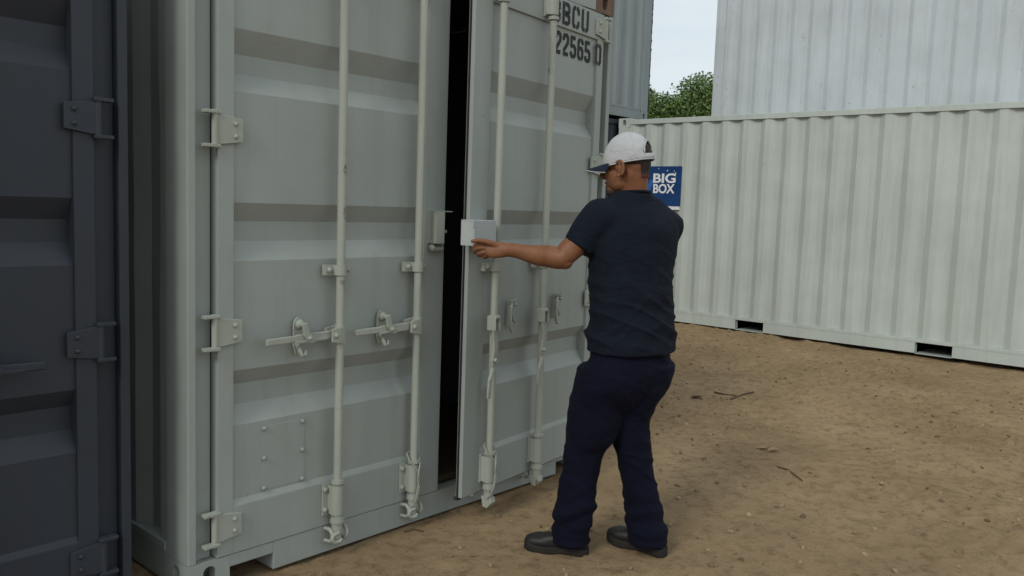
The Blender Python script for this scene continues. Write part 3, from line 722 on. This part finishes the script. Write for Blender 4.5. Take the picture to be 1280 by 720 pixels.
# --- body
bd = MB()
loft(bd, [ring_uv(750, 822, 470, TD, 2, .66), ring_uv(745, 834, 430, TD, 2, .70), ring_uv(745, 834, 380, TD, 5, .66), ring_uv(744, 838, 320, TD, 9, .60), ring_uv(746, 842, 288, TD, 11, .52), ring_uv(752, 836, 270, TD, 11, .45), ring_uv(764, 822, 254, TD, 11, .44), ring_uv(775, 808, 246, TD, 11, .7)], 32)
# neck and head: head axes
hf = (-RT*.88+FW*.46); hf.z = 0; hf.normalize(); tilt = R_(5)
HF = (hf*math.cos(tilt)-Vector((0, 0, 1))*math.sin(tilt)).normalized(); HL = Vector((0, 0, 1)).cross(hf).normalized(); HU = HF.cross(HL).normalized()
if HU.z < 0: HU = -HU
HC = at(783.5, 203, 3.55)
def hp(f, l_, u): return HC+HF*f+HL*l_+HU*u
NB_ = at(791, 247, 3.565)
loft(bd, [(NB_+Vector((0, 0, -.06)), HF*.064, HL*.072), (NB_, HF*.059, HL*.060), (NB_.lerp(hp(-.030, 0, -.06), .5), HF*.058, HL*.057), (hp(-.026, 0, -.055), HF*.064, HL*.060), (hp(-.018, 0, .0), HF*.07, HL*.062)], 28)
ell(bd, hp(-.004, 0, .020), (HF*.098, HL*.077, HU*.092))
ell(bd, hp(-.040, 0, -.005), (HF*.058, HL*.066, HU*.075))
ell(bd, hp(.034, 0, -.056), (HF*.057, HL*.060, HU*.072))
ell(bd, hp(.024, 0, -.084), (HF*.058, HL*.056, HU*.042))
ell(bd, hp(.068, 0, -.114), (HF*.024, HL*.028, HU*.022))
ell(bd, hp(.062, 0, .010), (HF*.032, HL*.058, HU*.020))
ell(bd, hp(.060, .034, -.044), (HF*.026, HL*.024, HU*.022)); ell(bd, hp(.060, -.034, -.044), (HF*.026, HL*.024, HU*.022))
limb(bd, [hp(.086, 0, -.006), hp(.100, 0, -.030), hp(.113, 0, -.050), hp(.094, 0, -.058)], [.009, .011, .013, .010], 12, 4)
ell(bd, hp(.098, .012, -.054), (HF*.010, HL*.008, HU*.008)); ell(bd, hp(.098, -.012, -.054), (HF*.010, HL*.008, HU*.008))
ell(bd, hp(.088, 0, -.078), (HF*.012, HL*.022, HU*.006)); ell(bd, hp(.085, 0, -.091), (HF*.012, HL*.020, HU*.007))
for sg in (1, -1):                            # ears: rim, lobe and bowl
    pts = []; rr = []
    for j in range(9):
        t = R_(-70+j*32); pts.append(hp(-.001-.017*math.cos(t), sg*(.081+.010*(j < 7)), -.028+.030*math.sin(t))); rr.append(.0062)
    limb(bd, pts, rr, 10, 3)
    ell(bd, hp(.001, sg*.078, -.028), (HF*.016, HL*.008, HU*.027)); ell(bd, hp(.009, sg*.080, -.057), (HF*.009, HL*.006, HU*.010))
# arms
limb(bd, [S_L, S_L.lerp(E_L, .5), E_L.lerp(S_L, .10), E_L, E_L.lerp(W_L, .22), E_L.lerp(W_L, .5)+Vector((0, 0, -.004)), E_L.lerp(W_L, .8), W_L], [.056, .052, .046, .043, .046, .040, .031, (.026, .030)], 24)
ell(bd, E_L+Vector((.008, -.012, -.014)), (Vector((.032, 0, 0)), Vector((0, .032, 0)), Vector((0, 0, .030))))
limb(bd, [S_R, S_R.lerp(E_R, .5), E_R, E_R.lerp(W_R, .3), W_R], [.054, .050, .042, .044, .029], 20)
# left hand on the lock box
DB = 3.545
def hd_(u, v, d=0): return at(u, v, DB+d)
limb(bd, [W_L, hd_(624, 312.5, -.012), hd_(616, 312.5, -.008), hd_(608, 311, -.004)], [(.025, .029), (.023, .034), (.021, .035), (.016, .028)], 20)
def finger(pts, r0): limb(bd, [hd_(*p) for p in pts], [r0*1.08, r0*1.02, r0, r0*.95, r0*.78], 12, 4)
finger([(612, 305.5, -.006), (600, 304.6, -.012), (593.0, 307.5, -.002), (593, 311.5, .016), (598, 312.5, .032)], .0078)
finger([(611, 310.5, -.004), (600, 310.0, -.008), (593.5, 312.5, .004), (594.5, 316, .022), (600, 316, .036)], .0080)
finger([(612, 315, -.002), (604, 315.3, -.004), (598, 317.5, .010), (599.5, 320, .026), (605, 319, .040)], .0076)
finger([(615, 318.5, .002), (609, 319.2, .002), (604.5, 321, .012), (606, 322.5, .026), (610.5, 321.5, .038)], .0066)
limb(bd, [hd_(624, 308, -.016), hd_(614, 303.8, -.026), hd_(604, 301.5, -.028), hd_(597, 300.6, -.024), hd_(589, 302.0, -.018)], [.0145, .0125, .0108, .0098, .0078], 14, 4)
# right hand, hidden in front of his belly
hv = (Vector((-.25, .25, -.9))).normalized()
limb(bd, [W_R, W_R+hv*.04, W_R+hv*.085], [(.027, .02), (.036, .02), (.036, .016)], 16)
for j in range(4):
    o_ = Vector((0, .2, 1)).normalized()*(.028-.019*j); b0 = W_R+hv*.08+o_
    limb(bd, [b0, b0+hv*.035, b0+hv*.055+Vector((.0, -.02, -.005)), b0+hv*.045+Vector((0, -.04, -.008))], [.0088, .0085, .008, .0065], 10, 3)
b0 = W_R+hv*.02+Vector((0, .0, .03)); limb(bd, [b0, b0+hv*.03+Vector((0, -.015, .012)), b0+hv*.06+Vector((0, -.02, .012))], [.012, .010, .008], 10, 3)
# legs inside the trousers
AN_L = at(714, 668, 3.592); AN_R = at(808, 668, 3.625)
KN_L = at(731, 565, 3.57); KN_R = at(791, 560, 3.615); HP_L = at(757, 462, 3.55); HP_R = at(806, 462, 3.60)
for H_, K_, A_ in ((HP_L, KN_L, AN_L), (HP_R, KN_R, AN_R)):
    limb(bd, [H_, H_.lerp(K_, .5), K_, K_.lerp(A_, .35), A_, A_+Vector((-.004, .01, -.012))], [.06, .055, .045, .045, .034, .024], 18)
person = fuse(bd, 'person', M['skin'], .0031, 4)
tag(person, 'man in dark navy T-shirt and trousers and white cap gripping the open door', 'person')
t_o = fuse(tee, 't_shirt', M['tee'], .0065, 4, person, tee_wr)

# --- trousers
tr = MB()
loft(tr, [ring_uv(742, 836, 425, TD, 2, .68), ring_uv(735, 841, 446, TD, 2, .69), ring_uv(726, 842, 462, TD+.01, 2, .70), ring_uv(720, 836, 480, TD+.02, 2, .66), ring_uv(720, 822, 498, TD+.03, 2, .58), ring_uv(730, 806, 514, TD+.04, 2, .50), ring_uv(748, 790, 530, TD+.05, 2, .50)], 40)
def leg_rings(rows, D0, D1, ang):
    out = []; v0, v1 = rows[0][2], rows[-1][2]
    for ul, ur, v in rows:
        k = (v-v0)/(v1-v0); d = D0+(D1-D0)*k; c = at((ul+ur)/2, v, d); hw = (ur-ul)/2/FPX*d+.0015
        out.append((c, RT*hw, Vector((FW.x, FW.y, 0)).normalized()*hw*(1.35-.33*min(1, k*2))))
    return out
loft(tr, leg_rings([(723, 790, 458), (716.5, 786, 484), (711.5, 781, 508), (709, 775, 530), (707, 768, 548), (705.5, 755, 565), (704.5, 749.5, 585), (699, 745.5, 603), (696, 744.5, 622), (692.5, 743, 640), (692.5, 737, 656), (691, 735.5, 668), (690.5, 736.5, 677)], 3.55, 3.592, -20), 32)
loft(tr, leg_rings([(776, 843.5, 452), (770, 837, 478), (764, 822, 502), (762, 812.5, 522), (764, 812, 540), (768, 812.5, 556), (772.5, 815, 576), (777, 819, 600), (780.5, 824, 625), (783, 829, 650), (784, 832, 665), (785, 833, 677)], 3.60, 3.625, 0), 32)
def tr_wr(p):
    k = .4+.6*max(0, min(1, (0.75-p.z)/.5))
    f1 = mnoise.noise(Vector((p.x*6+2, p.y*6, p.z*11+p.x*6))); f2 = mnoise.noise(Vector((p.x*13, p.y*13, p.z*26)))
    low = max(0, 1-abs(p.z-.14)/.14); f3 = math.sin(p.z*75+4*mnoise.noise(p*7))*low
    f4 = 1-abs(mnoise.noise(Vector((p.x*4+3, p.y*4, p.z*12+p.x*8))))*2.4
    return k*(.005*f1+.004*f2)+.006*f3+.006*k*max(0, f4)**3
rg = ring_uv(769.5, 813, 240.8, TD, 11, .88); cl_ = MB()
cl_.tube([rg[0]+rg[1]*math.cos(2*math.pi*i/40)+rg[2]*math.sin(2*math.pi*i/40)+Vector((0, 0, -.006*math.sin(2*math.pi*i/40)))-P0 for i in range(41)], .0055, 8)
cl_.build('collar', M['tee'], t_o)
fuse(tr, 'trousers', M['trouser'], .0065, 3, person, tr_wr)

# --- shoes
def shoe(heel, toe):
    heel = Vector(heel); toe = Vector(toe); d = (toe-heel); d.z = 0; Ls = d.length; d.normalize(); s_ = Vector((d.y, -d.x, 0)); zg = gh((heel.x+toe.x)/2, (heel.y+toe.y)/2)
    o = Vector((heel.x, heel.y, zg))
    up = MB(); rows = []
    for t, hw, hz in ((0.02, .018, .040), (.05, .030, .060), (.12, .035, .080), (.22, .036, .096), (.36, .036, .088), (.52, .041, .066), (.68, .047, .056), (.82, .046, .050), (.93, .036, .042), (.985, .020, .034)):
        c = o+d*(Ls*t)+Vector((0, 0, .022+hz*.5)); rows.append((c, s_*hw, Vector((0, 0, hz*.5))))
    loft(up, rows, 28, 4, 2.5)
    u_ob = fuse(up, 'shoe', M['leather'], .005, 3, person, lambda p: .002*mnoise.noise(p*40))
    so_ = MB(); outl = []
    for t, hw in ((-.012, .012), (.02, .032), (.12, .040), (.30, .038), (.45, .040), (.66, .051), (.82, .050), (.94, .038), (1.0, .018)): outl.append((t, hw))
    ring = [(t, hw) for t, hw in outl]+[(t, -hw) for t, hw in outl[::-1]]
    lev = [(.0, .94), (.012, 1.0), (.026, 1.0), (.034, .96)]; vs = []; fs = []; nr = len(ring)
    for z, k in lev:
        for t, hw in ring: lift = .012*max(0, (t-.8)/.2)+(.006 if .28 < t < .5 and z < .01 else 0); vs.append(o+d*(Ls*t)+s_*hw*k+Vector((0, 0, z+lift))-P0)
    for j in range(len(lev)-1):
        for i in range(nr): fs.append((j*nr+i, j*nr+(i+1) % nr, (j+1)*nr+(i+1) % nr, (j+1)*nr+i))
    fs += [tuple(range(nr))[::-1], tuple(range((len(lev)-1)*nr, len(lev)*nr))]
    so_.add(vs, fs); sole = so_.build('sole', M['sole'], u_ob, .002)
_hl = at(736, 692, 3.57); _tl = at(660, 682, 3.66)
def on_ground(u, v):
    d = FW+RT*((u-640)/FPX)-UP*((v-360)/FPX); t = -CAM.z/d.z; return CAM+d*t
shoe(on_ground(735, 690), on_ground(662, 683)+Vector((-.01, .02, 0)))
shoe(on_ground(832, 694), on_ground(768, 676)+Vector((-.005, .03, 0)))

# --- cap
def cap():
    cr = MB(); nu, nv = 48, 16; vs = []; fs = []
    def cp(ph, th, k=1.0):      # ph around (0 = front), th 0 top .. 1 rim
        t_ = th*R_(92); f_ = math.sin(t_)*math.cos(ph); s_ = math.sin(t_)*math.sin(ph); u_ = math.cos(t_)
        fr = .107 if f_ > 0 else .108
        return hp(-.006+f_*fr*k, s_*.086*k, -.002+u_*(.122+.006*max(0, f_))*k-.006*(1-th)*0+ (-.012*f_ if th > .0 else 0)*th) - P0
    hole = lambda i, j: None
    for j in range(nv+1):
        for i in range(nu): vs.append(cp(2*math.pi*i/nu, j/nv))
    for j in range(nv):
        for i in range(nu):
            ph = (i+.5)/nu; back = abs(ph-.5)*2*math.pi; th = (j+.5)/nv
            if back < .60 and .54 < th < .90 and (back/.60)**2+((.90-th)/.33)**2 < 1: continue
            fs.append((j*nu+i, (j+1)*nu+i, (j+1)*nu+(i+1) % nu, j*nu+(i+1) % nu))
    cr.add(vs, fs, True)
    c = cr.build('cap', M['cap_white'], person); s = c.modifiers.new('s', 'SOLIDIFY'); s.thickness = .003; s.offset = 1
    # seams, button and hole binding
    sm = MB()
    for ph in (0, math.pi/3, 2*math.pi/3, math.pi, -math.pi/3, -2*math.pi/3):
        sm.tube([cp(ph, t/14, 1.030) for t in range(0, 15 if ph != math.pi else 7)], .0012, 6)
    sm.ball(cp(0, 0, 1.03), .006, 8, 5, (1, 1, .6))
    sm.tube([cp(math.pi+a_*.62, .90-.34*math.sqrt(max(0, 1-a_*a_)), 1.03) for a_ in [x/8 for x in range(-8, 9)]], .0022, 6)
    sm.build('seam', M['cap_white'], c)
    rim = MB(); rim.tube([cp(2*math.pi*i/40, 1.0, 1.028) for i in range(41)], .0026, 6); rim.build('hem', M['cap_white'], c)
    # brim: curved sheet, pale on top and navy below
    def brim_v(k, z):
        out = []
        for j in range(7):
            for i in range(17):
                a_ = (i/8-1)*R_(66); q = j/6
                base = hp(-.006+math.cos(a_)*.107, math.sin(a_)*.086, .004-.012*math.cos(a_))
                ext = .078*q*(math.cos(a_*1.15)**.7 if abs(a_*1.15) < math.pi/2 else 0)
                out.append(base+HF*ext-HU*(.010*q*q+.034*(math.sin(a_)**2)*q+.002*q)+HU*z-P0)
        return out
    up_ = brim_v(0, .0025); lo = brim_v(0, -.0015)
    quad = [(j*17+i, j*17+i+1, (j+1)*17+i+1, (j+1)*17+i) for j in range(6) for i in range(16)]
    b_ = MB(); b_.add(up_, quad, True, 1); b_.add(lo, [q[::-1] for q in quad], True, 1)
    edge = [6*17+i for i in range(17)]
    b_.add([up_[i] for i in edge]+[lo[i] for i in edge], [(i, i+1, 17+i+1, 17+i) for i in range(16)], True, 1)
    b_.tube([up_[i]*.5+lo[i]*.5 for i in edge], .0022, 7, 0)
    b_.build('brim', [M['cap_white'], M['cap_dark']], c, fix=False)
cap()
# --- hair, beard, eyes
hr = MB(); vs = []; fs = []; nu, nv = 30, 16
for j in range(nv+1):
    for i in range(nu+1):
        a_ = R_(100+160*i/nu); u_ = .088-.165*j/nv
        k = math.sqrt(max(.05, 1-((u_-.020)/.0955)**2)) if u_ > .0 else .985; fpos = -.004+math.cos(a_)*.1005*k; lpos = math.sin(a_)*.0775*k
        if u_ < -.01: kk = (-.01-u_)/.045; fpos = fpos*(1-kk*.0)-.010*kk*(1 if fpos < -.05 else 0)
        vs.append(hp(fpos-.0015, lpos*1.02, u_)-P0)
for j in range(nv):
    for i in range(nu):
        lim = 10 if (i < 7 or i > nu-8) else nv
        if j < lim: fs.append((j*(nu+1)+i, j*(nu+1)+i+1, (j+1)*(nu+1)+i+1, (j+1)*(nu+1)+i))
hr.add(vs, fs, True)
hm, n, l, b = newmat('cropped_hair'); tcx = n.new('ShaderNodeTexCoord'); nz = tex_noise(n, l, tcx.outputs['Object'], 240, 3)
sep = n.new('ShaderNodeSeparateXYZ'); l(tcx.outputs['Object'], sep.inputs[0]); mr = n.new('ShaderNodeMapRange')
mr.inputs['From Min'].default_value = HC.z-.078-P0.z; mr.inputs['From Max'].default_value = HC.z-.022-P0.z; l(sep.outputs['Z'], mr.inputs['Value'])
thr = n.new('ShaderNodeMath'); thr.operation = 'MULTIPLY_ADD'; thr.inputs[1].default_value = .55; l(nz.outputs['Fac'], thr.inputs[0]); l(mr.outputs[0], thr.inputs[2])
l(ramp(n, l, thr.outputs[0], .25, 1.15, (0.165, 0.060, 0.026, 1), (0.016, 0.011, 0.009, 1)), b.inputs['Base Color']); b.inputs['Roughness'].default_value = .8
bm_hair, n, l, b = newmat('beard_hair'); tcx = n.new('ShaderNodeTexCoord'); nz = tex_noise(n, l, tcx.outputs['Object'], 240, 3)
l(ramp(n, l, nz.outputs['Fac'], .40, .62, (0.012, 0.009, 0.008, 1), (.05, .024, .014, 1)), b.inputs['Base Color']); b.inputs['Roughness'].default_value = .8
ho = hr.build('hair', hm, person, fix=False); sw = ho.modifiers.new('w', 'SHRINKWRAP'); sw.target = person; sw.wrap_method = 'NEAREST_SURFACEPOINT'; sw.wrap_mode = 'ABOVE_SURFACE'; sw.offset = .0022
sol = ho.modifiers.new('s', 'SOLIDIFY'); sol.thickness = .0015; sol.offset = -1
br = MB(); ell(br, hp(.070, 0, -.119), (HF*.0245, HL*.030, HU*.020)); br.build('beard', bm_hair, person)
for sg in (1, -1):
    ey = MB(); ell(ey, hp(.076, sg*.032, -.022), (HF*.013, HL*.013, HU*.011), 12, 8); ey.build('eye', M['eye'], person)

# ------------------------------------------------------------------ litter and stones on the dirt
stn, n, l, b = newmat('stone'); geo = n.new('ShaderNodeNewGeometry')
l(ramp(n, l, geo.outputs['Random Per Island'], 0, 1, (0.10, 0.066, 0.037, 1), (0.33, 0.245, 0.155, 1)), b.inputs['Base Color']); b.inputs['Roughness'].default_value = .95
rnd = random.Random(3); gv = MB(); base = bmesh.new(); bmesh.ops.create_icosphere(base, subdivisions=1, radius=1)
bv = [v.co.copy() for v in base.verts]; bf = [tuple(v.index for v in f.verts) for f in base.faces]; base.free()
for k in range(9000):
    x = rnd.uniform(-2.2, 6.6); y = rnd.uniform(-3.0, 3.6)
    if y > -.03 and x < 1.25: continue
    cl = float(vnoise(np.array([x*1.3]), np.array([y*1.3]), 9)[0])
    if cl < rnd.uniform(-.40, .38): continue
    r = .003+.016*rnd.random()**3.6; rot = Matrix.Rotation(rnd.random()*6, 3, 'Z') @ Matrix.Rotation(rnd.random()*3, 3, 'X')
    sc = Vector((1, .6+.5*rnd.random(), .45+.3*rnd.random())); z = gh(x, y)
    gv.add([Vector((x, y, z+r*.2))+rot @ Vector((p.x*sc.x, p.y*sc.y, p.z*sc.z))*r*(1+.25*rnd.uniform(-1, 1)) for p in bv], bf)
for k in range(900):
    x = rnd.uniform(-1.8, 6.4); y = rnd.uniform(-2.8, 3.4)
    if y > -.03 and x < 1.25: continue
    if float(vnoise(np.array([x*1.7+4]), np.array([y*1.7]), 19)[0]) < rnd.uniform(.0, .45): continue
    ln = .008+.022*rnd.random()**2; rot = Matrix.Rotation(rnd.random()*6, 3, 'Z') @ Matrix.Rotation(rnd.uniform(-.3, .3), 3, 'Y'); z = gh(x, y)
    gv.add([Vector((x, y, z+.004))+rot @ Vector((p.x*ln, p.y*ln*.22, p.z*ln*.14)) for p in bv], bf)
go = gv.build('gravel', stn, fix=False); tag(go, 'small stones and crumbs of earth scattered over the dirt', 'gravel', kind='stuff')

M['leaf_dry'] = plain('dry_leaf', (.33, .24, .14), .8, .2, 40, .3)
M['leaf_dark'] = plain('dark_leaf', (.10, .065, .035), .85, .2, 40, .3)
M['twig'] = plain('twig_bark', (.11, .075, .045), .9, .2, 40, .3)
def curled_leaf(u, v, ln, ang, mat, label):
    p = on_ground(u, v); z = gh(p.x, p.y); mb = MB(); vs = []; fs = []
    for i in range(9):
        t = i/8; w = ln*.24*math.sin(math.pi*min(1, t*.92+.08))**.8
        for j in (-1, 0, 1): vs.append((ln*(t-.5), j*w, .006+.014*abs(j)*math.sin(t*3.1)+.016*(t-.5)**2*2))
    for i in range(8):
        for j in range(2): fs.append((i*3+j, i*3+j+1, i*3+j+4, i*3+j+3))
    mb.add(vs, fs, True); o = mb.build('dry_leaf', mat, None, fix=False); o.location = (p.x, p.y, z); o.rotation_euler.z = ang
    s = o.modifiers.new('s', 'SOLIDIFY'); s.thickness = .0015; tag(o, label, 'leaf')
curled_leaf(871, 497, .10, -.6, M['leaf_dark'], 'small dark curled leaf lying on the dirt just right of the man')
curled_leaf(953, 562, .075, -.8, M['leaf_dry'], 'pale tan curled leaf on the dirt at right, left one of a touching pair')
curled_leaf(967, 564, .085, -.3, M['leaf_dry'], 'pale tan curled leaf on the dirt at right, right one of a touching pair')
curled_leaf(983, 536, .05, .4, M['leaf_dry'], 'tiny pale leaf on the dirt near the right, above the tan pair')
def twig(pts, r, label):
    P = [on_ground(u, v) for u, v in pts]; o0 = P[0]; mb = MB()
    mb.tube([(p.x-o0.x, p.y-o0.y, gh(p.x, p.y)+r*.8) for p in P], [r*(1-.5*i/len(P)) for i in range(len(P))], 7)
    o = mb.build('twig', M['twig']); o.location = (o0.x, o0.y, 0); tag(o, label, 'twig')
twig([(893, 489), (905, 492), (918, 493), (931, 499)], .007, 'thin brown twig lying on the dirt beyond the man, longest of the twigs')
twig([(914, 499), (926, 494), (942, 491)], .009, 'thick short twig crossing the longest twig on the dirt')
twig([(972, 584), (985, 588), (1003, 600)], .005, 'thin twig near the right edge of the yard below the tan leaves')
twig([(506, 664), (517, 661), (529, 664)], .006, 'short twig on the dirt in front of the pale container sill')
